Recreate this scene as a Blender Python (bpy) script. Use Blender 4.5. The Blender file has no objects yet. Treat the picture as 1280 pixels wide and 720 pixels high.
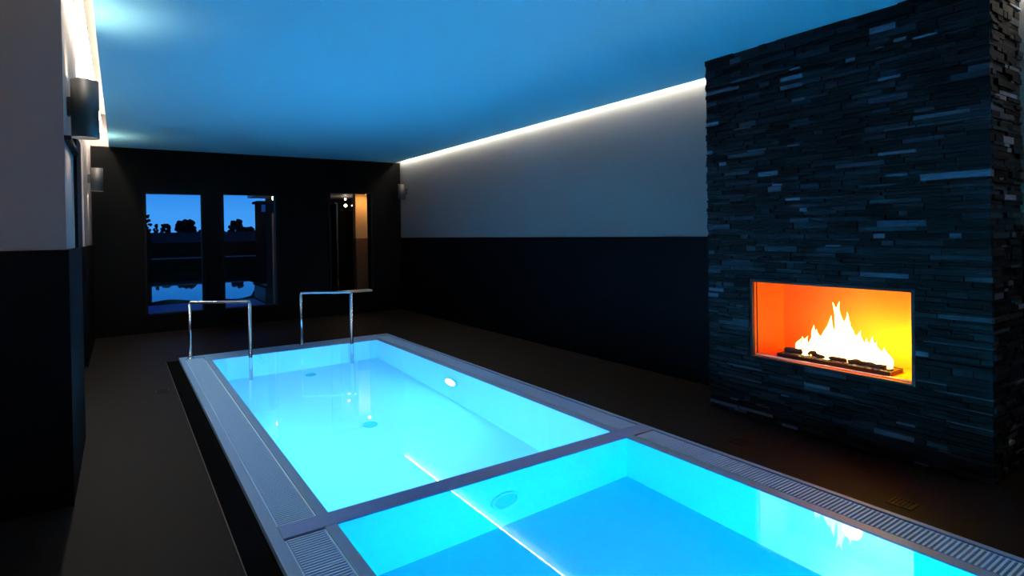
import bpy, bmesh, math, random
from mathutils import Vector, Matrix
random.seed(7)
S = bpy.context.scene
C = S.collection

# ------------------------------------------------------------------ measures (metres; camera over the origin)
HC = 3.10            # dropped ceiling
W = 5.06             # right wall plane
F = 10.92            # far wall plane
B = -2.6             # wall behind the camera
WX = 4.495           # face of the stone chimney
CY0, CY1 = 3.16, 1.21
PL0, PL1, PR1, PR0 = .625, .97, 3.21, 3.545     # pool kerb: outer left, inner left, inner right, outer right
PF1, PF0 = 7.84, 8.24                            # pool kerb: inner far, outer far
D0, D1 = 2.98, 3.127                             # divider beam
PN = -.6                                         # near end of the pool
TOP = .035                                       # kerb top
WL = .031                                        # water level
HW = 1.52                                        # height of the dark cladding

# ------------------------------------------------------------------ materials
def mat(name, col, rough=.5, metal=0., emis=None, es=0., spec=.5, bump=None, noise=None, coat=0.):
    m = bpy.data.materials.new(name); m.use_nodes = True
    nt = m.node_tree; b = nt.nodes['Principled BSDF']
    b.inputs['Base Color'].default_value = (*col, 1)
    b.inputs['Roughness'].default_value = rough
    b.inputs['Metallic'].default_value = metal
    b.inputs['Specular IOR Level'].default_value = spec
    b.inputs['Coat Weight'].default_value = coat
    if emis:
        b.inputs['Emission Color'].default_value = (*emis, 1)
        b.inputs['Emission Strength'].default_value = es
    tc = nt.nodes.new('ShaderNodeTexCoord')
    if noise:                                     # (scale, amount): gentle mottling of the surface's own colour
        n = nt.nodes.new('ShaderNodeTexNoise'); n.inputs['Scale'].default_value = noise[0]
        n.inputs['Detail'].default_value = 5
        nt.links.new(tc.outputs['Object'], n.inputs['Vector'])
        r = nt.nodes.new('ShaderNodeMix'); r.data_type = 'RGBA'
        k = noise[1]
        r.inputs[6].default_value = (*[c*(1-k) for c in col], 1)
        r.inputs[7].default_value = (*[min(1, c*(1+k)) for c in col], 1)
        nt.links.new(n.outputs['Fac'], r.inputs[0])
        nt.links.new(r.outputs[2], b.inputs['Base Color'])
    if bump:
        n = nt.nodes.new('ShaderNodeTexNoise'); n.inputs['Scale'].default_value = bump[0]
        n.inputs['Detail'].default_value = 4
        nt.links.new(tc.outputs['Object'], n.inputs['Vector'])
        bp = nt.nodes.new('ShaderNodeBump'); bp.inputs['Strength'].default_value = bump[1]
        bp.inputs['Distance'].default_value = .01
        nt.links.new(n.outputs['Fac'], bp.inputs['Height'])
        nt.links.new(bp.outputs['Normal'], b.inputs['Normal'])
    return m

def tiles(name, c1, c2, mortar, sx, sy, gap, rough=.35, spec=.5, plane='XY', offset=0.):
    m = mat(name, c1, rough, spec=spec); nt = m.node_tree; b = nt.nodes['Principled BSDF']
    tc = nt.nodes.new('ShaderNodeTexCoord'); br = nt.nodes.new('ShaderNodeTexBrick')
    sep = nt.nodes.new('ShaderNodeSeparateXYZ'); cmb = nt.nodes.new('ShaderNodeCombineXYZ')
    nt.links.new(tc.outputs['Object'], sep.inputs[0])
    nt.links.new(sep.outputs[plane[0]], cmb.inputs[0]); nt.links.new(sep.outputs[plane[1]], cmb.inputs[1])
    nt.links.new(cmb.outputs[0], br.inputs['Vector'])
    br.offset = offset
    br.inputs['Scale'].default_value = 1
    br.inputs['Brick Width'].default_value = sx; br.inputs['Row Height'].default_value = sy
    br.inputs['Mortar Size'].default_value = gap; br.inputs['Mortar Smooth'].default_value = .1
    br.inputs['Color1'].default_value = (*c1, 1); br.inputs['Color2'].default_value = (*c2, 1)
    br.inputs['Mortar'].default_value = (*mortar, 1)
    nt.links.new(br.outputs['Color'], b.inputs['Base Color'])
    return m

def emit(name, col, s):
    m = bpy.data.materials.new(name); m.use_nodes = True; nt = m.node_tree; nt.nodes.clear()
    o = nt.nodes.new('ShaderNodeOutputMaterial'); e = nt.nodes.new('ShaderNodeEmission')
    e.inputs[0].default_value = (*col, 1); e.inputs[1].default_value = s
    nt.links.new(e.outputs[0], o.inputs[0]); return m

M = {}
M['ceiling'] = mat('ceiling_pool_glow_tint', (.34, .80, .99), .8, spec=.03)  # part of the pool's blue light is put into this colour
M['cove'] = mat('cove_plaster', (.82, .80, .76), .8, spec=.05)
M['paint'] = mat('wall_paint', (.22, .195, .19), .8, spec=.03)
M['floor'] = tiles('floor_tiles', (.0075, .0062, .0058), (.0068, .0056, .0052), (.005, .0042, .004), .6, .6, .004, .6, spec=.05)
M['band'] = tiles('border_tiles', (.003, .0035, .004), (.0025, .003, .0035), (.006, .006, .006), .3, .3, .003, .5, spec=.15)
M['joint'] = mat('grout_joint', (.06, .05, .045), .7)
M['clad'] = tiles('dark_cladding', (.0018, .002, .003), (.0015, .0017, .0025), (.0008, .0008, .001), 1.2, .6, .004, .5, .05, 'YZ')
M['cladx'] = tiles('dark_cladding_far', (.0012, .0012, .0014), (.001, .001, .0012), (.0006, .0006, .0006), 1.2, .6, .004, .6, .06, 'XZ')
M['frame'] = mat('black_window_frame', (.002, .002, .003), .5, spec=.1)
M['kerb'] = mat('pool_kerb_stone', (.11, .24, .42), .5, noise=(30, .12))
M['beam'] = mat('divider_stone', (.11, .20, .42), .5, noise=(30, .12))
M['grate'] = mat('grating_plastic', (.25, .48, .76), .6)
M['channel'] = mat('channel_lining', (.03, .04, .07), .6)
M['pooltile'] = tiles('pool_tiles', (.78, .88, .92), (.75, .86, .90), (.75, .86, .90), .05, .05, .002, .4)
M['poolfloor'] = mat('pool_floor_finish', (.72, .84, .90), .5, noise=(6, .03))
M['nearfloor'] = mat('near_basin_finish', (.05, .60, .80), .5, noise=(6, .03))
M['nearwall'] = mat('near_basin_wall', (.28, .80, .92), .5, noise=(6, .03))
M['steel'] = mat('brushed_steel', (.72, .76, .80), .18, 1.0)
M['drain'] = mat('drain_plastic', (.10, .50, .50), .5)
M['black'] = mat('sconce_metal', (.045, .043, .043), .45, .0, noise=(60, .1))
M['bulb'] = emit('sconce_lens_glow', (1, .84, .62), 115)
M['bulbdim'] = emit('sconce_lens_faint', (1, .84, .62), 4)
M['led'] = emit('cove_led', (1, .84, .64), 78)
M['ledl'] = emit('cove_led_left', (1, .90, .74), 130)
M['iron'] = mat('black_iron', (.012, .010, .010), .5)
M['firebox'] = mat('firebox_firelight_tint', (.80, .22, .02), .5, .2, spec=.2, noise=(4, .06))  # orange firelight is mixed into the steel's base colour
M['lip'] = mat('polished_steel_lip', (.95, .75, .5), .3, 1.0)
M['log'] = mat('charred_log', (.05, .03, .02), .9, bump=(60, .8))
M['pebble'] = mat('ceramic_pebble', (.35, .22, .14), .8)
M['ember'] = emit('ember_glow', (1, .42, .08), 6)
M['slateback'] = mat('slate_backing', (.01, .012, .015), .9)
M['annex'] = mat('annex_ochre_paint', (.62, .36, .14), .8)
M['annexw'] = mat('annex_brown_panel', (.22, .09, .035), .5)
M['annexd'] = mat('annex_dark_wall', (.03, .024, .018), .6)
M['sill'] = mat('pale_sill', (.55, .50, .45), .5)
M['lawn'] = mat('dark_grass', (.004, .006, .003), 1, noise=(3, .5))
M['hedge'] = mat('hedge_leaves', (.006, .010, .006), 1, noise=(20, .5))
M['tree'] = mat('tree_leaves', (.010, .018, .012), 1, noise=(8, .4))
M['bark'] = mat('tree_bark', (.02, .015, .012), 1)
M['bwall'] = mat('far_low_wall_render', (.05, .04, .05), .9, noise=(2, .15))
M['cap'] = mat('stone_cap', (.22, .20, .22), .8)
M['house'] = mat('house_render', (.02, .009, .007), .9)
M['houseroof'] = mat('house_roof', (.01, .01, .02), .8)
M['terrace'] = mat('terrace_paving', (.16, .24, .42), .8, noise=(2, .3))
M['blind'] = emit('lit_blind', (1, .62, .48), .5)
M['paneblue'] = mat('house_pane', (.05, .10, .25), .1, spec=1)
M['pendant'] = emit('pendant_globe_glow', (1, .80, .60), 26)
M['lantern'] = emit('lantern_glow', (1, .55, .28), 60)
M['downlight'] = emit('downlight_glow', (1, .62, .28), 170)
M['jamb'] = mat('warm_oak_jamb', (.55, .26, .10), .7, spec=0)

def slate():
    m = mat('stacked_slate', (.05, .06, .07), .5, spec=.1); nt = m.node_tree; b = nt.nodes['Principled BSDF']
    at = nt.nodes.new('ShaderNodeAttribute'); at.attribute_name = 'stone'
    rp = nt.nodes.new('ShaderNodeValToRGB'); e = rp.color_ramp.elements
    e[0].position = 0; e[0].color = (.0015, .002, .0025, 1)
    e[1].position = 1; e[1].color = (.16, .20, .28, 1)
    k = e.new(.5); k.color = (.009, .011, .014, 1)
    k = e.new(.86); k.color = (.026, .033, .046, 1)
    nt.links.new(at.outputs['Fac'], rp.inputs[0])
    tc = nt.nodes.new('ShaderNodeTexCoord'); mp = nt.nodes.new('ShaderNodeMapping')
    mp.inputs['Scale'].default_value = (8, 8, 40)
    n = nt.nodes.new('ShaderNodeTexNoise'); n.inputs['Scale'].default_value = 2; n.inputs['Detail'].default_value = 6
    nt.links.new(tc.outputs['Object'], mp.inputs[0]); nt.links.new(mp.outputs[0], n.inputs['Vector'])
    mx = nt.nodes.new('ShaderNodeMix'); mx.data_type = 'RGBA'; mx.blend_type = 'MULTIPLY'
    mx.inputs[0].default_value = .6
    nt.links.new(rp.outputs[0], mx.inputs[6]); nt.links.new(n.outputs['Fac'], mx.inputs[7])
    nt.links.new(mx.outputs[2], b.inputs['Base Color'])
    bp = nt.nodes.new('ShaderNodeBump'); bp.inputs['Strength'].default_value = .5; bp.inputs['Distance'].default_value = .01
    nt.links.new(n.outputs['Fac'], bp.inputs['Height']); nt.links.new(bp.outputs['Normal'], b.inputs['Normal'])
    mr = nt.nodes.new('ShaderNodeMapRange'); mr.inputs[3].default_value = .62; mr.inputs[4].default_value = .38
    nt.links.new(at.outputs['Fac'], mr.inputs[0]); nt.links.new(mr.outputs[0], b.inputs['Roughness'])
    return m
M['slate'] = slate()

def water_mat():
    m = bpy.data.materials.new('clear_water'); m.use_nodes = True; nt = m.node_tree; nt.nodes.clear()
    o = nt.nodes.new('ShaderNodeOutputMaterial'); g = nt.nodes.new('ShaderNodeBsdfPrincipled')
    g.inputs['Base Color'].default_value = (.93, 1, 1, 1); g.inputs['Roughness'].default_value = 0
    g.inputs['IOR'].default_value = 1.33; g.inputs['Transmission Weight'].default_value = 1
    tc = nt.nodes.new('ShaderNodeTexCoord'); n = nt.nodes.new('ShaderNodeTexNoise')
    n.inputs['Scale'].default_value = 1.6; n.inputs['Detail'].default_value = 1
    bp = nt.nodes.new('ShaderNodeBump'); bp.inputs['Strength'].default_value = .004; bp.inputs['Distance'].default_value = .02
    nt.links.new(tc.outputs['Object'], n.inputs['Vector']); nt.links.new(n.outputs['Fac'], bp.inputs['Height'])
    nt.links.new(bp.outputs['Normal'], g.inputs['Normal'])
    nt.links.new(g.outputs[0], o.inputs[0]); return m
M['water'] = water_mat()

def glass_mat():
    m = bpy.data.materials.new('thin_window_glass'); m.use_nodes = True; nt = m.node_tree; nt.nodes.clear()
    o = nt.nodes.new('ShaderNodeOutputMaterial'); t = nt.nodes.new('ShaderNodeBsdfTransparent')
    g = nt.nodes.new('ShaderNodeBsdfGlossy'); g.inputs['Roughness'].default_value = .01
    g.inputs['Color'].default_value = (.5, .5, .5, 1)
    fr = nt.nodes.new('ShaderNodeFresnel'); fr.inputs[0].default_value = 1.3
    mx = nt.nodes.new('ShaderNodeMixShader')
    nt.links.new(fr.outputs[0], mx.inputs[0]); nt.links.new(t.outputs[0], mx.inputs[1]); nt.links.new(g.outputs[0], mx.inputs[2])
    nt.links.new(mx.outputs[0], o.inputs[0]); return m
for k in ('lawn', 'hedge', 'tree', 'bark', 'bwall', 'cap', 'house', 'houseroof', 'terrace', 'annexd', 'band'):
    M[k].node_tree.nodes['Principled BSDF'].inputs['Specular IOR Level'].default_value = 0
M['glass'] = glass_mat()
M['pond'] = mat('pond_water', (.004, .008, .02), .02, spec=1.0)
M['pond'].node_tree.nodes['Principled BSDF'].inputs['IOR'].default_value = 2.2

def flame_mat():
    m = bpy.data.materials.new('flame'); m.use_nodes = True; nt = m.node_tree; nt.nodes.clear()
    o = nt.nodes.new('ShaderNodeOutputMaterial'); e = nt.nodes.new('ShaderNodeEmission')
    at = nt.nodes.new('ShaderNodeAttribute'); at.attribute_name = 'heat'
    rp = nt.nodes.new('ShaderNodeValToRGB'); k = rp.color_ramp.elements
    k[0].position = 0; k[0].color = (1, .62, .20, 1)
    k[1].position = 1; k[1].color = (1, .26, .01, 1)
    q = k.new(.45); q.color = (1, .50, .12, 1); q = k.new(.72); q.color = (1, .34, .012, 1)
    nt.links.new(at.outputs['Fac'], rp.inputs[0]); nt.links.new(rp.outputs[0], e.inputs[0])
    mr = nt.nodes.new('ShaderNodeMapRange'); mr.inputs[3].default_value = FLAME; mr.inputs[4].default_value = 1.1
    nt.links.new(at.outputs['Fac'], mr.inputs[0]); nt.links.new(mr.outputs[0], e.inputs[1])
    tr = nt.nodes.new('ShaderNodeBsdfTransparent'); lw = nt.nodes.new('ShaderNodeLayerWeight'); lw.inputs[0].default_value = .45
    mx = nt.nodes.new('ShaderNodeMixShader')
    nt.links.new(lw.outputs['Facing'], mx.inputs[0]); nt.links.new(e.outputs[0], mx.inputs[1]); nt.links.new(tr.outputs[0], mx.inputs[2])
    nt.links.new(mx.outputs[0], o.inputs[0]); return m
FLAME = 8.5
M['flame'] = flame_mat()

# ------------------------------------------------------------------ helpers
def box(bm, x0, x1, y0, y1, z0, z1, mi=0):
    vs = [bm.verts.new((x, y, z)) for x in (x0, x1) for y in (y0, y1) for z in (z0, z1)]
    for f in ((0, 1, 3, 2), (4, 6, 7, 5), (0, 4, 5, 1), (2, 3, 7, 6), (0, 2, 6, 4), (1, 5, 7, 3)):
        fc = bm.faces.new([vs[i] for i in f]); fc.material_index = mi
    return vs

def tube(bm, pts, r, seg=16, cap=True):
    rings = []
    pts = [Vector(p) for p in pts]
    for i, p in enumerate(pts):
        d = (pts[min(i+1, len(pts)-1)] - pts[max(i-1, 0)]).normalized()
        a = d.orthogonal().normalized() if abs(d.z) < .99 else Vector((1, 0, 0))
        if abs(d.z) < .99: a = d.cross(Vector((0, 0, 1))).normalized()
        b = d.cross(a).normalized()
        rr = r[i] if isinstance(r, (list, tuple)) else r
        rings.append([bm.verts.new(p + a*rr*math.cos(t) + b*rr*math.sin(t)) for t in [2*math.pi*k/seg for k in range(seg)]])
    for i in range(len(rings)-1):
        for k in range(seg):
            f = bm.faces.new((rings[i][k], rings[i][(k+1) % seg], rings[i+1][(k+1) % seg], rings[i+1][k])); f.smooth = True
    if cap:
        bm.faces.new(rings[0][::-1]); bm.faces.new(rings[-1])

def obj(name, bm, m, parent=None, bevel=0, fix=True):
    if fix: bmesh.ops.recalc_face_normals(bm, faces=bm.faces)
    me = bpy.data.meshes.new(name); bm.to_mesh(me); bm.free()
    for k in (m if isinstance(m, (list, tuple)) else [m]): me.materials.append(M[k])
    o = bpy.data.objects.new(name, me); C.objects.link(o)
    if parent:
        o.parent = parent
        o.matrix_parent_inverse = Matrix.Translation(-Vector(parent.location))
    if bevel:
        bv = o.modifiers.new('bevel', 'BEVEL'); bv.width = bevel; bv.segments = 2; bv.limit_method = 'ANGLE'
    return o

def thing(name, label, cat, loc=(0, 0, 0), group=None):
    o = bpy.data.objects.new(name, None); o.empty_display_size = .1; C.objects.link(o); o.location = loc
    return tag(o, label, cat, group)

def tag(o, label, cat, group=None, kind=None):
    o['label'] = label; o['category'] = cat
    if group: o['group'] = group
    if kind: o['kind'] = kind
    return o

def struct(o, label=None):
    o['kind'] = 'structure'
    if label: o['label'] = label
    return o

def boxes(name, lst, m, parent=None, bevel=0):
    bm = bmesh.new()
    for b in lst: box(bm, *b)
    return obj(name, bm, m, parent, bevel)

# ------------------------------------------------------------------ room shell
# floor: slabs around the pool, one mesh
XL, XR = -3.2, W
boxes_floor = [(XL, PL0-.15, B, 16*0+F, -.12, 0), (PR0, XR, B, F, -.12, 0),
               (PL0-.15, PR0, PF0, F, -.12, 0), (PL0-.15, PR0, B, PN-.3, -.12, 0)]
struct(boxes('floor', boxes_floor, 'floor'), 'dark brown matt tiled floor round the pool')
struct(boxes('trim_1', [(PL0-.145, PL0, PN-.3, PF0, -.12, .001)], 'band'), 'black tiled strip along the left kerb of the pool')
struct(boxes('trim_2', [(PL0-.150, PL0-.145, PN-.3, PF0, -.12, .002)], 'joint'), 'thin pale joint in the floor left of the pool')

# dropped ceiling, open light slots along both long walls
CL = -.115
struct(boxes('ceiling', [(CL, W-.10, B, F, HC, HC+.06)], 'ceiling'), 'white dropped ceiling tinted with the blue pool glow')
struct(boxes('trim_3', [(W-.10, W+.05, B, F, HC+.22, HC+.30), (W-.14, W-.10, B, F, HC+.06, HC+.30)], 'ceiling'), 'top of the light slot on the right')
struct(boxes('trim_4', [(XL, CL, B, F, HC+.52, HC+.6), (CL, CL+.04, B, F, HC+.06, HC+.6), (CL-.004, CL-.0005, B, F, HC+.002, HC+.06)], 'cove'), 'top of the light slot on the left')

# right wall (paint above, cladding below)
struct(boxes('wall_right', [(W, W+.2, B, F+.2, 0, HC+.3)], 'paint'), 'pale painted right wall')
struct(boxes('trim_5', [(W-.012, W, CY0, F, 0, HW), (W-.012, W, B, CY1, 0, HW)], 'clad'), 'black panelled lower part of the right wall')

# left side: near pier, recess, far pier
P0, P1 = 4.15, 5.5
struct(boxes('wall_left', [(-3.2, -.27, P0, P1, 0, HC+.6), (-.9, -.75, P1, 8.57, 0, HC+.6),
                           (-.75, -.37, 8.57, F, 0, HC+.6), (-3.4, -3.2, B, P1, 0, HC+.6)], 'paint'), 'painted left wall with two piers')
struct(boxes('trim_6', [(-3.2, -.258, P0-.012, P0, 0, HW+.02), (-.27, -.258, P0, P1, 0, HW+.02)], 'clad'), 'black panelled lower part of the near left pier')
struct(boxes('trim_7', [(-.37, -.358, 8.57, F, 0, HW-.01), (-.75, -.358, 8.558, 8.57, 0, HW-.01)], 'clad'), 'black panelled lower part of the far left pier')
struct(boxes('trim_8', [(-.27, -.235, P0, 4.95, 2.20, 2.225)], 'frame'), 'thin dark ledge on the side of the near left pier')
struct(boxes('trim_9', [(-.27, -.25, 4.95, P1, HW+.02, 2.36)], 'frame'), 'dark upright panel at the back edge of the near left pier')

# far wall with two windows and an opening
w1 = (.374, 1.237, .31, 2.355); w2 = (1.575, 2.495, .31, 2.365); op = (3.53, 4.385, .46, 2.435)
fw = [(-.9, w1[0], F, F+.2, 0, HC), (w1[1], w2[0], F, F+.2, 0, HC), (w2[1], op[0], F, F+.2, 0, HC), (op[1], W, F, F+.2, 0, HC)]
for r in (w1, w2, op): fw += [(r[0], r[1], F, F+.2, 0, r[2]), (r[0], r[1], F, F+.2, r[3], HC)]
struct(boxes('wall_far', fw, 'cladx'), 'black far wall with two windows and an opening')
struct(boxes('wall_far_upper', [(-.9, W, F, F+.2, HC, HC+.6)], 'paint'))
struct(boxes('wall_back', [(-3.4, W+.2, B-.2, B, 0, HC+.6)], 'paint'))

def window(n, r, label):
    f = boxes(f'window_{n}', [(r[0]-.03, r[0]+.015, F-.03, F+.06, r[2]-.03, r[3]+.03), (r[1]-.015, r[1]+.03, F-.03, F+.06, r[2]-.03, r[3]+.03),
                        (r[0]+.015, r[1]-.015, F-.03, F+.06, r[2]-.03, r[2]+.012), (r[0]+.015, r[1]-.015, F-.03, F+.06, r[3]-.012, r[3]+.03)], 'frame', bevel=.004)
    struct(f, label)
    g = boxes('window_pane', [(r[0]+.014, r[1]-.014, F+.018, F+.024, r[2]+.011, r[3]-.011)], 'glass', f)
    return f
window(1, w1, 'left black framed window looking on the dusk sky')
f2 = window(2, w2, 'right black framed window looking on the dusk sky')
f3 = boxes('window_3', [(op[0]-.03, op[0]+.01, F-.03, F+.06, op[2]-.03, op[3]+.03), (op[1]-.01, op[1]+.03, F-.03, F+.06, op[2]-.03, op[3]+.03),
                        (op[0]+.01, op[1]-.01, F-.03, F+.06, op[3]-.01, op[3]+.03)], 'frame', bevel=.004)
struct(f3, 'opening in the far wall onto a warmly lit room')
boxes('window_sill', [(op[0]+.01, op[1]-.01, F-.04, F+.2, op[2]-.03, op[2]+.004)], 'sill', f3)
# warm oak reveal at the right of window 2
tag(boxes('oak_post', [(2.83, 2.895, 12.7, 12.78, -.02, 2.10)], 'jamb', bevel=.004), 'orange lit wooden post outside at the right edge of the right window', 'post')
struct(boxes('ceiling_eaves', [(2.45, 3.0, F+.2, 13.4, 2.46, 2.52)], 'sill'), 'pale underside of the eaves outside the right window')
lt = thing('eaves_lamp', 'warm little lamp under the eaves at the top right of the right window', 'lamp', (2.74, 12.15, 2.36))
boxes('lamp_glass', [(2.715, 2.765, 12.12, 12.18, 2.36, 2.42)], 'lantern', lt)
boxes('lamp_cap', [(2.705, 2.775, 12.11, 12.19, 2.42, 2.46)], 'frame', lt)

# ------------------------------------------------------------------ annex beyond the opening
struct(boxes('wall_annex', [(4.98, 5.1, F+.2, 14.2, 0, 2.75), (3.0, 3.1, F+.2, 14.2, 0, 2.75), (3.1, 4.98, 14.1, 14.2, 0, 2.75)], 'annexd'), 'dark walls of the room beyond the opening')
struct(boxes('ceiling_annex', [(3.0, 5.1, F+.2, 14.2, 2.52, 2.75)], 'sill'))
struct(boxes('floor_annex', [(3.0, 5.1, F+.2, 14.2, -.12, 0)], 'floor'))
col = tag(boxes('annex_partition', [(4.46, 4.90, 12.0, 12.16, 1.515, 2.515)], 'annex'), 'ochre partition lit warm behind the far opening, brown below', 'partition')
boxes('lower_panel', [(4.46, 4.90, 11.985, 12.175, 0, 1.515)], 'annexw', col)
gd = thing('glass_door', 'tall narrow glass door ajar behind the far opening', 'door', (4.03, 12.0, 0))
boxes('door_frame', [(4.02, 4.045, 11.98, 12.02, 0, 2.3), (4.0, 4.02, 12.02, 12.7, 0, .04), (4.0, 4.02, 12.02, 12.7, 2.28, 2.32), (4.0, 4.03, 12.66, 12.7, .04, 2.28)], 'steel', gd)
boxes('door_pane', [(4.008, 4.014, 12.03, 12.66, .04, 2.28)], 'glass', gd)
def pendant(x, y, z, r, label, zt=2.52):
    t = thing('pendant_lamp', label, 'lamp', (x, y, z), 'pendant lamps in the room beyond')
    bm = bmesh.new(); bmesh.ops.create_uvsphere(bm, u_segments=20, v_segments=12, radius=r, matrix=Matrix.Translation((x, y, z)))
    for f in bm.faces: f.smooth = True
    obj('globe', bm, 'pendant', t)
    bm = bmesh.new(); tube(bm, [(x, y, z+r*.9), (x, y, z+r*1.5)], r*.45, 12); tube(bm, [(x, y, z+r*1.5), (x, y, zt)], .004, 6)
    obj('cord', bm, 'iron', t)
pendant(4.587, 13.0, 2.298, .034, 'brightest round pendant lamp glowing beyond the far opening')
pendant(4.60, 13.05, 2.455, .022, 'small upper pendant lamp just above the brightest one')
pendant(4.745, 13.0, 2.30, .012, 'tiny pendant lamp right of the brightest one')
dl = thing('downlight', 'warm ceiling downlight over the ochre partition', 'lamp', (4.62, 11.7, 2.5))
bm = bmesh.new(); tube(bm, [(4.62, 11.7, 2.49), (4.62, 11.7, 2.52)], .07, 20); obj('rim', bm, 'steel', dl)
bm = bmesh.new(); tube(bm, [(4.62, 11.7, 2.482), (4.62, 11.7, 2.488)], .055, 20); obj('lens', bm, 'downlight', dl)

# ------------------------------------------------------------------ pool
pool = thing('swimming_pool', 'long indoor plunge pool glowing cyan, split by a dark cross beam', 'pool', ((PL0+PR0)/2, 3.8, 0))
def basin(name, y0, y1, depth, wm, fm, t=.08):
    bm = bmesh.new()
    top = .022
    box(bm, PL1-t, PL1, y0, y1, depth, top, 0); box(bm, PR1, PR1+t, y0, y1, depth, top, 0)
    box(bm, PL1-t, PR1+t, y0-(t if y0 < 0 else .0735), y0, depth, top, 0); box(bm, PL1-t, PR1+t, y1, y1+(t if y1 > 5 else .0735), depth, top, 0)
    box(bm, PL1-t, PR1+t, y0-t*.9, y1+t*.9, depth-.1, depth, 1)
    return obj(name, bm, [wm, fm], pool)
basin('far_basin', D1, PF1, -1.12, 'pooltile', 'poolfloor')['label'] = 'deeper far basin lined in pale tiles'
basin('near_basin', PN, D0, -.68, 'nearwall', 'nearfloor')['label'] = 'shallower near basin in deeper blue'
# kerb: outer lip, inner lip, gutter channel
G0, G1 = .688, .905
H0, H1 = PR1+.08, PR0-.038
kb = bmesh.new()
box(kb, PL0, G0, PN-.3, PF0, -.1, TOP); box(kb, G1, PL1, PN-.05, PF1, .0225, TOP)
box(kb, PR1, H0, PN-.05, PF1, .0225, TOP); box(kb, H1, PR0, PN-.3, PF0, -.1, TOP)
box(kb, G0, H1, 8.085, PF0, -.1, TOP); box(kb, G1, H0, PF1, 8.085, .0225, TOP)
box(kb, G0, H1, PN-.3, PN-.05, -.1, TOP)
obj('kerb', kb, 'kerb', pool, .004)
ch = bmesh.new()
for a, b in ((G0, G1), (H0, H1)):
    box(ch, a, b, PN-.05, 8.085, -.1, -.06)
obj('gutter_channel', ch, 'channel', pool)
def grate(label, x0, x1, y0, y1):
    bm = bmesh.new(); y = y0+.008
    while y < y1-.02:
        box(bm, x0+.012, x1-.012, y, y+.0105, TOP-.03, TOP-.004); y += .0222
    for xx in (x0+.004, x1-.012): box(bm, xx, xx+.008, y0+.004, y1-.004, TOP-.034, TOP-.010)
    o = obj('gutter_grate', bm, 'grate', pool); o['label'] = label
grate('pale slatted grating left of the far basin', G0, G1, D1, 8.085)
grate('pale slatted grating left of the near basin', G0, G1, PN-.05, D0)
grate('pale slatted grating right of the far basin', H0, H1, D1, 8.085)
grate('pale slatted grating right of the near basin', H0, H1, PN-.05, D0)
dv = bmesh.new()
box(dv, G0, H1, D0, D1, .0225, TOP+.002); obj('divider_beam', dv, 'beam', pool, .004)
def disc(name, c, ax, r, t, m, parent, label=None, ring=None):
    bm = bmesh.new(); a = Vector(c); d = Vector(ax)
    tube(bm, [a, a+d*t], r, 28)
    if ring: 
        for k in range(28):
            pass
    o = obj(name, bm, m, parent)
    if label: o['label'] = label
    return o
def torus(name, c, ax, R, r, m, parent):
    bm = bmesh.new(); d = Vector(ax).normalized(); a = d.orthogonal().normalized(); b = d.cross(a); n = 36; k = 8
    V = [[bm.verts.new(Vector(c)+(a*math.cos(u)+b*math.sin(u))*(R+r*math.cos(v))+d*r*math.sin(v)) for v in [2*math.pi*j/k for j in range(k)]] for u in [2*math.pi*i/n for i in range(n)]]
    for i in range(n):
        for j in range(k):
            f = bm.faces.new((V[i][j], V[(i+1) % n][j], V[(i+1) % n][(j+1) % k], V[i][(j+1) % k])); f.smooth = True
    return obj(name, bm, m, parent)
disc('floor_drain', (2.15, 5.47, -1.12), (0, 0, 1), .075, .012, 'drain', pool)
disc('floor_drain', (2.13, 7.52, -1.12), (0, 0, 1), .07, .012, 'drain', pool)
nz = disc('wall_nozzle', (2.08, D0, -.345), (0, -1, 0), .085, .012, 'nearfloor', pool, 'round inlet on the divider wall')
torus('nozzle_ring', (2.08, D0-.012, -.345), (0, -1, 0), .10, .012, 'nearwall', nz)

# underwater lamps
M['lampfar'] = emit('underwater_lamp_far', (.052, .50, 1.0), 900)
M['lampnear'] = emit('underwater_lamp_near', (.0, .66, 1.0), 560)
def ulamp(label, c, ax, m, r=.10):
    l = disc('underwater_lamp', Vector(c), ax, r+.03, .02, 'steel', pool, label)
    disc('lens', Vector(c)+Vector(ax)*.0205, ax, r, .006, m, l)
ulamp('lamp on the right wall of the far basin', (PR1, 5.62, -.50), (-1, 0, 0), 'lampfar')
ulamp('lamp on the left wall of the far basin', (PL1, 5.2, -.50), (1, 0, 0), 'lampfar')
ulamp('lamp on the left wall of the near basin', (PL1, 1.2, -.36), (1, 0, 0), 'lampnear')
ulamp('lamp at the near end of the near basin', (2.1, PN, -.36), (0, 1, 0), 'lampnear')

for lab, y0, y1 in (('still clear water of the far basin', D1, PF1), ('still clear water of the near basin', PN, D0)):
    bm = bmesh.new()
    vs = [bm.verts.new(v) for v in ((PL1-.0, y0, WL), (PR1+.0, y0, WL), (PR1+.0, y1, WL), (PL1-.0, y1, WL))]
    bm.faces.new(vs)
    tag(obj('pool_water', bm, 'water', fix=False), lab, 'water', kind='stuff')

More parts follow.
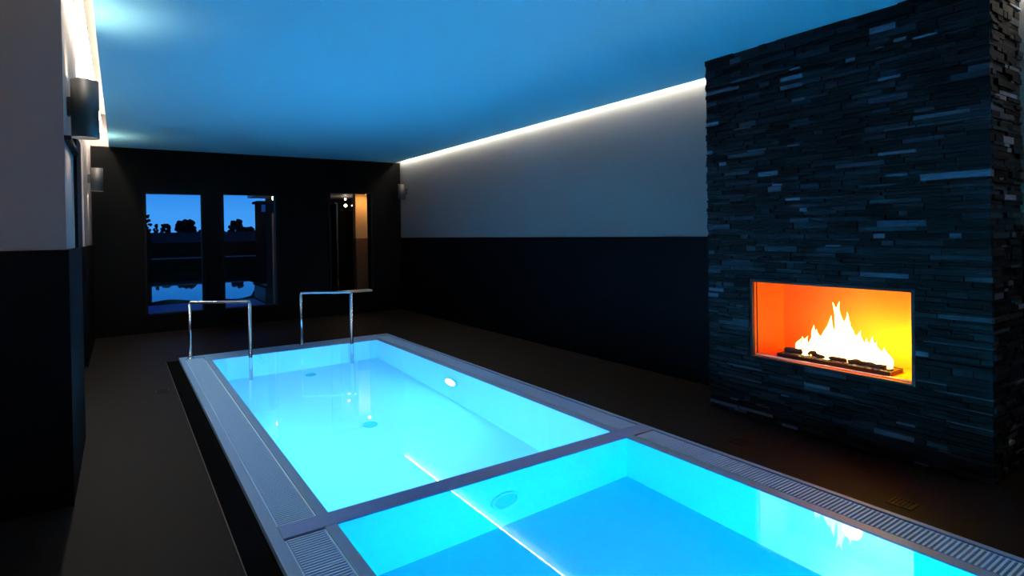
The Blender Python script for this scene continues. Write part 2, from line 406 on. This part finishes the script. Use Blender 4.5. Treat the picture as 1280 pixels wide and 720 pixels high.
# ------------------------------------------------------------------ handrails
def rail(label, A, Bp, z, foot):
    t = thing('pool_handrail', label, 'handrail', (A[0], A[1], TOP), 'steel handrails at the far end of the pool')
    r = .019; c = .022
    d = (Vector((Bp[0], Bp[1], 0))-Vector((A[0], A[1], 0))).normalized()
    a = Vector((A[0], A[1], z)); b = Vector((Bp[0], Bp[1], z))
    bm = bmesh.new(); tube(bm, [(A[0], A[1], TOP), (A[0], A[1], z-c)], r, 16); obj('post', bm, 'steel', t)['label'] = 'post standing on the deck kerb'
    bm = bmesh.new(); tube(bm, [(Bp[0], Bp[1], foot), (Bp[0], Bp[1], z-c)], r*1.2, 16); obj('post', bm, 'steel', t)['label'] = 'post standing in the water'
    bm = bmesh.new()
    pts = [a-Vector((0, 0, c))]+[a+Vector((0, 0, -c))+d*c*(1-math.cos(q))+Vector((0, 0, c*math.sin(q))) for q in [i*math.pi/10 for i in range(1, 6)]]
    pts += [b+Vector((0, 0, -c))-d*c*(1-math.cos(q))+Vector((0, 0, c*math.sin(q))) for q in [i*math.pi/10 for i in range(5, 0, -1)]]+[b-Vector((0, 0, c))]
    tube(bm, pts, r, 16); obj('top_rail', bm, 'steel', t)
    bm = bmesh.new(); tube(bm, [(A[0], A[1], TOP), (A[0], A[1], TOP+.012)], .042, 20); obj('base_flange', bm, 'steel', t)
rail('steel handrail at the left back corner of the pool, in front of the windows', (.752, 8.12), (1.412, 7.72), .757, -1.12)
rail('steel handrail at the middle of the pool back edge, below the lit opening', (2.185, 8.14), (2.80, 7.78), .775, -1.12)

# ------------------------------------------------------------------ cove LED strips
def strip(label, x0, x1, y0, y1, z0, z1, m, holder, hm='steel'):
    t = thing('led_strip', label, 'light strip', ((x0+x1)/2, y0, z0))
    boxes('diffuser', [(x0, x1, y0, y1, z0, z1)], m, t)
    boxes('housing', [holder], hm, t)
strip('warm white light strip hidden above the right ceiling edge beyond the chimney', W-.052, W-.020, CY0+.02, F-.05, HC+.06, HC+.07, 'led', (W-.056, W-.012, CY0+.02, F-.05, HC+.071, HC+.10))
strip('warm white light strip above the right ceiling edge on the near side of the chimney', W-.052, W-.020, B+.1, CY1-.02, HC+.06, HC+.07, 'led', (W-.056, W-.012, B+.1, CY1-.02, HC+.071, HC+.10))
strip('warm white light strip in the wide slot along the left wall', -.24, -.20, P0+.01, F-.1, HC+.22, HC+.25, 'ledl', (-.24, -.20, P0+.05, F-.1, HC+.251, HC+.27), 'cove')

# ------------------------------------------------------------------ wall sconces
def sconce(label, x, y, z0, z1, r, wx, bm_='bulb'):
    s = thing('wall_sconce', label, 'wall lamp', (x, y, z0), 'cylinder wall sconces')
    bm = bmesh.new(); n = 36; t = .006
    V = []
    for rr, z in ((r, z0), (r, z1), (r-t, z1), (r-t, z0)):
        V.append([bm.verts.new((x+rr*math.cos(2*math.pi*k/n), y+rr*math.sin(2*math.pi*k/n), z)) for k in range(n)])
    for i in range(4):
        for k in range(n):
            f = bm.faces.new((V[i][k], V[i][(k+1) % n], V[(i+1) % 4][(k+1) % n], V[(i+1) % 4][k])); f.smooth = i in (0, 2)
    obj('lamp_shade', bm, 'black', s)
    zm = (z0+z1)/2; sg = 1 if wx > x else -1
    boxes('bracket', [(min(x+sg*r*.9, wx), max(x+sg*r*.9, wx), y-.03, y+.03, zm-.05, zm+.07)], 'iron', s, .004)
    for zz, nm in ((z1-.06, 'upper lens'), (z0+.06, 'lower lens')):
        bm = bmesh.new(); tube(bm, [(x, y, zz-.006), (x, y, zz+.006)], r-.012, 24)
        obj('lens', bm, bm_, s)['label'] = nm
sconce('dark cylinder wall lamp on the near left pier, the largest of the three', -.175, 4.47, 2.262, 2.635, .078, -.27)
sconce('dark cylinder wall lamp on the far left pier near the far wall', -.26, 9.75, 2.29, 2.62, .078, -.37)
sconce('small dark cylinder wall lamp at the far end of the right wall', W-.115, 10.62, 2.32, 2.62, .07, W, 'bulbdim')

# added fill lamp, out of view at the camera's left, lights the front of the near pier
gl = thing('added_fill_globe', 'added warm fill globe, out of view, for the front of the left pier', 'lamp', (-1.3, 1.7, 2.3))
M['globe'] = emit('fill_globe_glow', (1, .70, .56), 60)
bm = bmesh.new(); bmesh.ops.create_uvsphere(bm, u_segments=28, v_segments=16, radius=.12, matrix=Matrix.Translation((-1.3, 1.7, 2.3)))
for f in bm.faces: f.smooth = True
obj('globe', bm, 'globe', gl)
bm = bmesh.new(); tube(bm, [(-1.3, 1.7, 2.415), (-1.3, 1.7, 2.46)], .035, 16); tube(bm, [(-1.3, 1.7, 2.46), (-1.3, 1.7, HC+.52)], .004, 8)
obj('cord', bm, 'iron', gl)

# ------------------------------------------------------------------ chimney breast in stacked slate
fy0, fy1, fz0, fz1 = 1.63, 2.75, .54, 1.147     # fireplace opening
chim = thing('chimney_breast', 'tall chimney breast faced in dark stacked slate, holding the fireplace', 'chimney', (WX+.28, (CY0+CY1)/2, 0))
bk = .02; FB = WX+.475
boxes('core', [(WX+bk, W-.002, CY1+bk, fy0-.03, 0, HC-.002), (WX+bk, W-.002, fy1+.03, CY0-bk, 0, HC-.002),
               (WX+bk, W, fy0-.03, fy1+.03, 0, fz0-.035), (WX+bk, W, fy0-.03, fy1+.03, fz1+.03, HC-.002),
               (FB+.03, W, fy0-.03, fy1+.03, fz0-.035, fz1+.03)], 'slateback', chim)
sb = bmesh.new(); lay = sb.faces.layers.float.new('stone')
def stone(x0, x1, y0, y1, z0, z1):
    n0 = len(sb.faces); v = box(sb, x0, x1, y0, y1, z0, z1); sb.faces.ensure_lookup_table()
    q = random.random()
    val = random.uniform(0, .55) if q < .72 else (random.uniform(.5, .85) if q < .955 else random.uniform(.88, 1))
    for f in list(sb.faces)[n0:]: f[lay] = val
faces_store = []
class Stones:
    pass
def course(axis, a0, a1, z0, z1, holes=()):
    a = a0
    while a < a1-1e-4:
        L = random.choice((random.uniform(.05, .12), random.uniform(.1, .24), random.uniform(.18, .36)))
        e = min(a+L, a1)
        if a1-e < .05: e = a1
        segs = [(a, e)]
        for h0, h1, hz0, hz1 in holes:
            if z1 > hz0+1e-4 and z0 < hz1-1e-4:
                ns = []
                for s0, s1 in segs:
                    if s1 <= h0 or s0 >= h1: ns.append((s0, s1)); continue
                    if s0 < h0: ns.append((s0, h0))
                    if s1 > h1: ns.append((h1, s1))
                segs = ns
        for s0, s1 in segs:
            if s1-s0 < .01: continue
            p = random.choice((random.uniform(0, .008), random.uniform(.006, .018), random.uniform(.015, .026)))
            faces_store.append((axis, s0+.0012, s1-.0012, z0+.001, z1-.001, p))
        a = e
z = 0.
zs = [0.]
marks = [fz0-.03, fz1+.024, HC]
while zs[-1] < HC-1e-6:
    nz_ = zs[-1]+random.choice((.014, .018, .022, .028, .034, .045))
    for mk in marks:
        if zs[-1] < mk-1e-6 and nz_ > mk-.012: nz_ = mk; break
    zs.append(min(nz_, HC))
for z0, z1 in zip(zs[:-1], zs[1:]):
    course('F', CY1, CY0, z0, z1, [(fy0-.024, fy1+.024, fz0-.03, fz1+.024)])
    course('N', WX, W, z0, z1)
    course('B', WX, W, z0, z1)
# build all stones fast from lists
verts = []; faces = []; vals = []
for ax, s0, s1, z0, z1, p in faces_store:
    if ax == 'F': bx_ = (WX-p, WX+.04, s0, s1, z0, z1)
    elif ax == 'N': bx_ = (s0 if s0 > WX+.01 else WX+.003, s1-.004, CY1-p+.012, CY1+.03, z0, z1)
    else: bx_ = (s0 if s0 > WX+.01 else WX+.003, s1-.004, CY0-.03, CY0+p-.012, z0, z1)
    b0 = len(verts)
    verts += [(x, y, z) for x in bx_[0:2] for y in bx_[2:4] for z in bx_[4:6]]
    faces += [tuple(b0+i for i in f) for f in ((0, 1, 3, 2), (4, 6, 7, 5), (0, 4, 5, 1), (2, 3, 7, 6), (0, 2, 6, 4), (1, 5, 7, 3))]
    q = random.random()
    val = random.uniform(0, .55) if q < .66 else (random.uniform(.5, .9) if q < .955 else random.uniform(.88, 1))
    vals += [val]*6
sb.free()
me = bpy.data.meshes.new('slate_cladding'); me.from_pydata(verts, [], faces)
at = me.attributes.new('stone', 'FLOAT', 'FACE'); at.data.foreach_set('value', vals)
me.materials.append(M['slate'])
so = bpy.data.objects.new('slate_cladding', me); C.objects.link(so); so.parent = chim
so.matrix_parent_inverse = Matrix.Translation(-Vector(chim.location))

# ------------------------------------------------------------------ fireplace
fp = thing('fireplace', 'wide inset fireplace with a burning fire and glowing orange walls', 'fireplace', (WX+.24, (fy0+fy1)/2, fz0))
boxes('surround', [(WX-.004, WX+.03, fy0-.022, fy0, fz0-.028, fz1+.022), (WX-.004, WX+.03, fy1, fy1+.022, fz0-.028, fz1+.022),
                   (WX-.004, WX+.03, fy0, fy1, fz1, fz1+.022), (WX-.004, WX+.03, fy0, fy1, fz0-.028, fz0-.012)], 'iron', fp, .002)
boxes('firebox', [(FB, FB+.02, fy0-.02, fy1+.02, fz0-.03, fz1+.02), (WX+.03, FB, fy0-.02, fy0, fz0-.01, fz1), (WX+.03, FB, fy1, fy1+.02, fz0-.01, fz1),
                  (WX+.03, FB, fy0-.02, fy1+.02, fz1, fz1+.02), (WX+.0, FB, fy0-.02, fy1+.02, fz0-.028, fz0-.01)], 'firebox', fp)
boxes('seam_strip', [(WX+.055, WX+.062, fy1-.006, fy1, fz0, fz1)], 'iron', fp)
boxes('burner_tray', [(WX+.10, WX+.105, 1.80, 2.60, fz0-.01, fz0+.02), (WX+.305, WX+.31, 1.80, 2.60, fz0-.01, fz0+.02),
                      (WX+.10, WX+.31, 1.795, 1.80, fz0-.01, fz0+.02), (WX+.10, WX+.31, 2.60, 2.605, fz0-.01, fz0+.02), (WX+.105, WX+.305, 1.80, 2.60, fz0-.01, fz0+.015)], 'iron', fp)
boxes('glass_lip', [(WX+.03, WX+.04, fy0, fy1, fz0-.01, fz0+.004)], 'lip', fp)
def log(y0, y1, x0, x1, z, r, label=None):
    bm = bmesh.new(); pts = []; rr = []
    for i in range(9):
        u = i/8; pts.append((x0+(x1-x0)*u+random.uniform(-.004, .004), y0+(y1-y0)*u, z+random.uniform(-.003, .003)))
        rr.append(r*(.75+.35*random.random()))
    tube(bm, pts, rr, 12); o = obj('log', bm, 'log', fp); 
    if label: o['label'] = label
log(2.56, 2.30, WX+.15, WX+.17, fz0+.05, .022); log(2.3, 2.02, WX+.13, WX+.16, fz0+.045, .018); log(2.08, 1.83, WX+.15, WX+.12, fz0+.045, .02)
log(2.5, 1.95, WX+.26, WX+.24, fz0+.05, .022)
bm = bmesh.new()
for i in range(160):
    x, y = WX+random.uniform(.115, .295), random.uniform(1.81, 2.59); r = random.uniform(.007, .014)
    bmesh.ops.create_icosphere(bm, subdivisions=1, radius=r, matrix=Matrix.Translation((x, y, fz0+.015+r*.8)) @ Matrix.Diagonal((1, 1.2, .7, 1)))
o = obj('embers', bm, 'pebble', fp); o['kind'] = 'stuff'
bm = bmesh.new()
for i in range(60):
    x, y = WX+random.uniform(.14, .28), random.uniform(1.86, 2.5); r = random.uniform(.006, .011)
    bmesh.ops.create_icosphere(bm, subdivisions=1, radius=r, matrix=Matrix.Translation((x, y, fz0+.03+r)))
o = obj('glowing_coals', bm, 'ember', fp); o['kind'] = 'stuff'

def tongue(x, y, z, h, r, lean, seed):
    rnd = random.Random(seed); n = 14; k = 12
    V = []; hs = []; ph = rnd.uniform(0, 6.28)
    for i in range(n+1):
        u = i/n
        rad = r*(math.sin(math.pi*min(1, u*1.35+.22))**.8 if u*1.35+.22 < 1 and False else (1-u)**.85*(.75+.9*u*(1-u)*2))
        rad = max(rad, .0008)
        cx = x+.012*math.sin(ph+u*5)*u; cy = y+lean*u*u+.35*r*math.sin(ph*1.7+u*6.5)*u
        V.append([(cx+rad*.8*math.cos(2*math.pi*j/k), cy+rad*math.sin(2*math.pi*j/k), z+h*u) for j in range(k)])
        hs.append(u)
    return V, hs
prof = [(1.84, .16), (1.88, .20), (1.93, .22), (1.98, .26), (2.03, .29), (2.07, .30), (2.11, .36), (2.15, .42), (2.18, .45), (2.21, .38), (2.25, .33), (2.30, .30), (2.35, .22), (2.40, .16), (2.44, .14), (2.47, .15)]
def H(y):
    for (a, ha), (b, hb) in zip(prof[:-1], prof[1:]):
        if a <= y <= b: return ha+(hb-ha)*(y-a)/(b-a)
    return .12
rnd = random.Random(3)
for gi in range(26):
    y = 1.85+gi*(2.46-1.85)/25+rnd.uniform(-.008, .008); hh = H(min(max(y, 1.84), 2.47))*rnd.choice((.72, .9, 1.0, .82))
    bm = bmesh.new(); hl = bm.verts.layers.float.new('heat')
    V, hs = tongue(WX+.2+rnd.uniform(-.05, .05), y, fz0+.03, hh, .030+.085*hh, rnd.uniform(-.02, .03), gi)
    R = []
    for ring, u in zip(V, hs):
        rr = []
        for p in ring:
            v = bm.verts.new(p); v[hl] = min(1, u*hh/.40*.85+u*.18); rr.append(v)
        R.append(rr)
    for i in range(len(R)-1):
        for j in range(12):
            f = bm.faces.new((R[i][j], R[i][(j+1) % 12], R[i+1][(j+1) % 12], R[i+1][j])); f.smooth = True
    obj('flame', bm, 'flame', fp)

def add_light(name, typ, loc, col, power, size, parent=None, rot=None):
    l = bpy.data.lights.new(name, typ); l.color = col; l.energy = power
    if typ == 'POINT': l.shadow_soft_size = size
    o = bpy.data.objects.new(name, l); C.objects.link(o); o.location = loc
    if parent:
        o.parent = parent; o.matrix_parent_inverse = Matrix.Translation(-Vector(parent.location))
    return o
add_light('flame_light', 'POINT', (WX+.22, 2.10, fz0+.26), (1, .20, .004), 13, .06, fp)
add_light('flame_light', 'POINT', (WX+.24, 1.86, fz0+.16), (1, .95, .01), 9, .05, fp)

# ------------------------------------------------------------------ small floor drains
def deck_drain(label, x, y):
    t = thing('floor_drain', label, 'drain', (x, y, 0), 'small drains in the deck')
    boxes('drain_frame', [(x-.06, x+.06, y-.06, y-.05, 0, .004), (x-.06, x+.06, y+.05, y+.06, 0, .004), (x-.06, x-.05, y-.05, y+.05, 0, .004), (x+.05, x+.06, y-.05, y+.05, 0, .004)], 'frame', t)
    boxes('drain_slots', [(x-.05, x+.05, y-.05+i*.02, y-.04+i*.02, 0, .003) for i in range(5)], 'frame', t)
deck_drain('small square drain in the dark floor left of the pool', .35, 6.7)
deck_drain('small square drain in the dark floor between pool and chimney', 3.90, 2.5)
deck_drain('small square drain in the dark floor at the right of the grating', 3.78, 1.42)

# ------------------------------------------------------------------ outdoors
struct(boxes('ground_outdoor', [(-40, 3.0, F+.2, 30, -.15, -.02), (3.0, 5.1, 14.2, 30, -.15, -.02), (5.1, 60, F+.2, 30, -.15, -.02)], 'lawn'))
bm = bmesh.new(); vs = [bm.verts.new(v) for v in ((-40, 30, -.02), (60, 30, -.02), (80, 52, 1.25), (-50, 52, 1.25), (110, 140, 1.3), (-80, 140, 1.3))]
bm.faces.new(vs[:4]); bm.faces.new((vs[3], vs[2], vs[4], vs[5])); struct(obj('ground_meadow', bm, 'lawn'))
tag(boxes('terrace', [(-2.5, 2.9, 11.3, 15.3, -.019, .0)], 'terrace'), 'pale blue terrace right outside the windows', 'paving')
# pond with an irregular near edge and slanted right bank
bm = bmesh.new()
pts = [(-3.0, 23.2), (3.9, 23.0), (3.85, 19.6)]
xr = 2.95
for i in range(25):
    x = xr-(xr+2.5)*i/24; pts.append((x, 15.9+.38*math.sin(x*2.1)+.22*math.sin(x*6.3+1)+random.uniform(-.1, .1)))
pts.append((-3.0, 16))
vv = [bm.verts.new((x, y, .012)) for x, y in pts]; bm.faces.new(vv)
r = bmesh.ops.extrude_face_region(bm, geom=list(bm.faces)); bmesh.ops.translate(bm, verts=[v for v in r['geom'] if isinstance(v, bmesh.types.BMVert)], vec=(0, 0, -.03))
tag(obj('garden_pond', bm, 'pond'), 'still garden pond mirroring the dusk sky', 'pond')
tag(boxes('stone_wall', [(-12, 30, 29.5, 29.9, -.02, .61)], 'hedge'), 'dark garden wall with a thin pale coping crossing the lawn behind the pond', 'garden wall')
boxes('wall_coping', [(-12.05, 30.05, 29.45, 29.95, .61, .65)], 'cap', bpy.data.objects['stone_wall'])
tag(boxes('boundary_wall', [(-10, 26, 51, 51.3, 1.2, 1.95), (-10.1, 26.1, 50.95, 51.35, 1.95, 2.02)], 'bwall'), 'long purple-grey low wall below the trees', 'garden wall')
def tree(label, x, y, h, w, base=1.25, seed=0):
    t = thing('garden_tree', label, 'tree', (x, y, base), 'trees on the horizon')
    rt = random.Random(seed); bm = bmesh.new()
    tube(bm, [(x, y, base), (x+.05, y, base+h*.5)], [.16*h/3, .08*h/3], 8); obj('trunk', bm, 'bark', t)
    bm = bmesh.new()
    for i in range(60):
        a = rt.uniform(0, 6.28); u = rt.random()**.5; zc = rt.uniform(.25, .92)
        s = math.sin(math.pi*min(1, zc*.95))**.6
        p = (x+math.cos(a)*u*w/2*s, y+math.sin(a)*u*w/2*s, base+h*zc)
        bmesh.ops.create_icosphere(bm, subdivisions=2, radius=rt.uniform(.08, .16)*min(h, w)*1.0, matrix=Matrix.Translation(p))
    for v in bm.verts: v.co += Vector((rt.uniform(-1, 1), rt.uniform(-1, 1), rt.uniform(-1, 1)))*.05
    obj('crown', bm, 'tree', t)
tree('small pointed tree at the left of the left window', 2.57, 53.5, 1.6, .35, seed=1)
tree('leaning bushy tree left of the middle in the left window', 3.5, 56.5, 1.65, .8, seed=2)
tree('large round tree right of the middle in the left window', 5.32, 60, 2.1, 1.7, seed=3)
tree('dark bush at the right edge of the left window', 6.1, 54, 1.1, .7, seed=5)
tree('round tree standing alone in the right window', 9.2, 56, 2.0, 1.3, seed=6)
tree('low wide bush beside the dark house in the right window', 10.9, 60, 1.3, 1.6, seed=7)
tree('low bush at the left edge of the right window', 8.35, 58, .9, .5, seed=8)
tree('tall slim dark tree at the left edge of the left window', .92, 25.8, 2.7, .35, 0, seed=9)
hs = thing('garden_house', 'dark garden house with a lit blind seen through the right window', 'house', (5.2, 20, 0))
boxes('house_walls', [(4.02, 7.5, 20, 20.7, -.02, 2.72)], 'house', hs)
bm = bmesh.new(); box(bm, 3.95, 7.6, 19.9, 20.8, 2.72, 2.80); obj('roof', bm, 'houseroof', hs)
wf = boxes('house_window', [(4.06, 4.32, 19.97, 20, 2.40, 2.70)], 'houseroof', hs)
boxes('pane', [(4.09, 4.29, 19.955, 19.972, 2.43, 2.67)], 'paneblue', wf)
wf = boxes('house_window', [(4.37, 4.49, 19.97, 20, 2.02, 2.68)], 'houseroof', hs)
boxes('blind', [(4.40, 4.46, 19.955, 19.972, 2.06, 2.66)], 'blind', wf)
lp = thing('garden_planter', 'dark low planter box right of the pond', 'planter', (3.6, 14.9, 0))
boxes('planter_box', [(2.98, 4.6, 14.25, 15.6, -.01, .34)], 'iron', lp)
boxes('planter_rim', [(2.95, 4.63, 14.22, 14.3, .34, .37), (2.95, 4.63, 15.55, 15.63, .34, .37), (2.95, 3.03, 14.3, 15.55, .34, .37)], 'bark', lp)

# ------------------------------------------------------------------ dusk sky
w = bpy.data.worlds.new('dusk_sky'); S.world = w; w.use_nodes = True; nt = w.node_tree; nt.nodes.clear()
o = nt.nodes.new('ShaderNodeOutputWorld'); bg = nt.nodes.new('ShaderNodeBackground')
tc = nt.nodes.new('ShaderNodeTexCoord'); sp = nt.nodes.new('ShaderNodeSeparateXYZ'); rp = nt.nodes.new('ShaderNodeValToRGB')
nt.links.new(tc.outputs['Generated'], sp.inputs[0]); nt.links.new(sp.outputs['Z'], rp.inputs[0])
e = rp.color_ramp.elements
e[0].position = 0; e[0].color = (.055, .34, .95, 1); e[1].position = 1; e[1].color = (.004, .02, .12, 1)
q = e.new(.04); q.color = (.05, .33, .93, 1); q = e.new(.09); q.color = (.015, .22, .80, 1); q = e.new(.3); q.color = (.012, .12, .5, 1)
nt.links.new(rp.outputs[0], bg.inputs[0]); bg.inputs[1].default_value = 1.0
nt.links.new(bg.outputs[0], o.inputs[0])

# ------------------------------------------------------------------ camera
cd = bpy.data.cameras.new('camera'); cam = bpy.data.objects.new('camera', cd); C.objects.link(cam)
fwd = Vector((0.5333062, 0.84588714, -0.00770985)); rt = Vector((0.84572042, -0.53335589, -0.01698426)); up = Vector((0.01847886, -0.00253744, 0.99982603))
mx = Matrix((rt, up, -fwd)).transposed().to_4x4(); mx.translation = (0, 0, 1.6)
cam.matrix_world = mx
cd.sensor_width = 36; cd.sensor_fit = 'HORIZONTAL'; cd.lens = 702.5/1280*36
cd.shift_x = 47.73/1280; cd.shift_y = -63.82/1280
cd.clip_start = .05; cd.clip_end = 500
S.camera = cam
S.view_settings.view_transform = 'Standard'; S.view_settings.look = 'None'
S.view_settings.gamma = 1; S.view_settings.use_curve_mapping = False
S.view_settings.exposure = 0
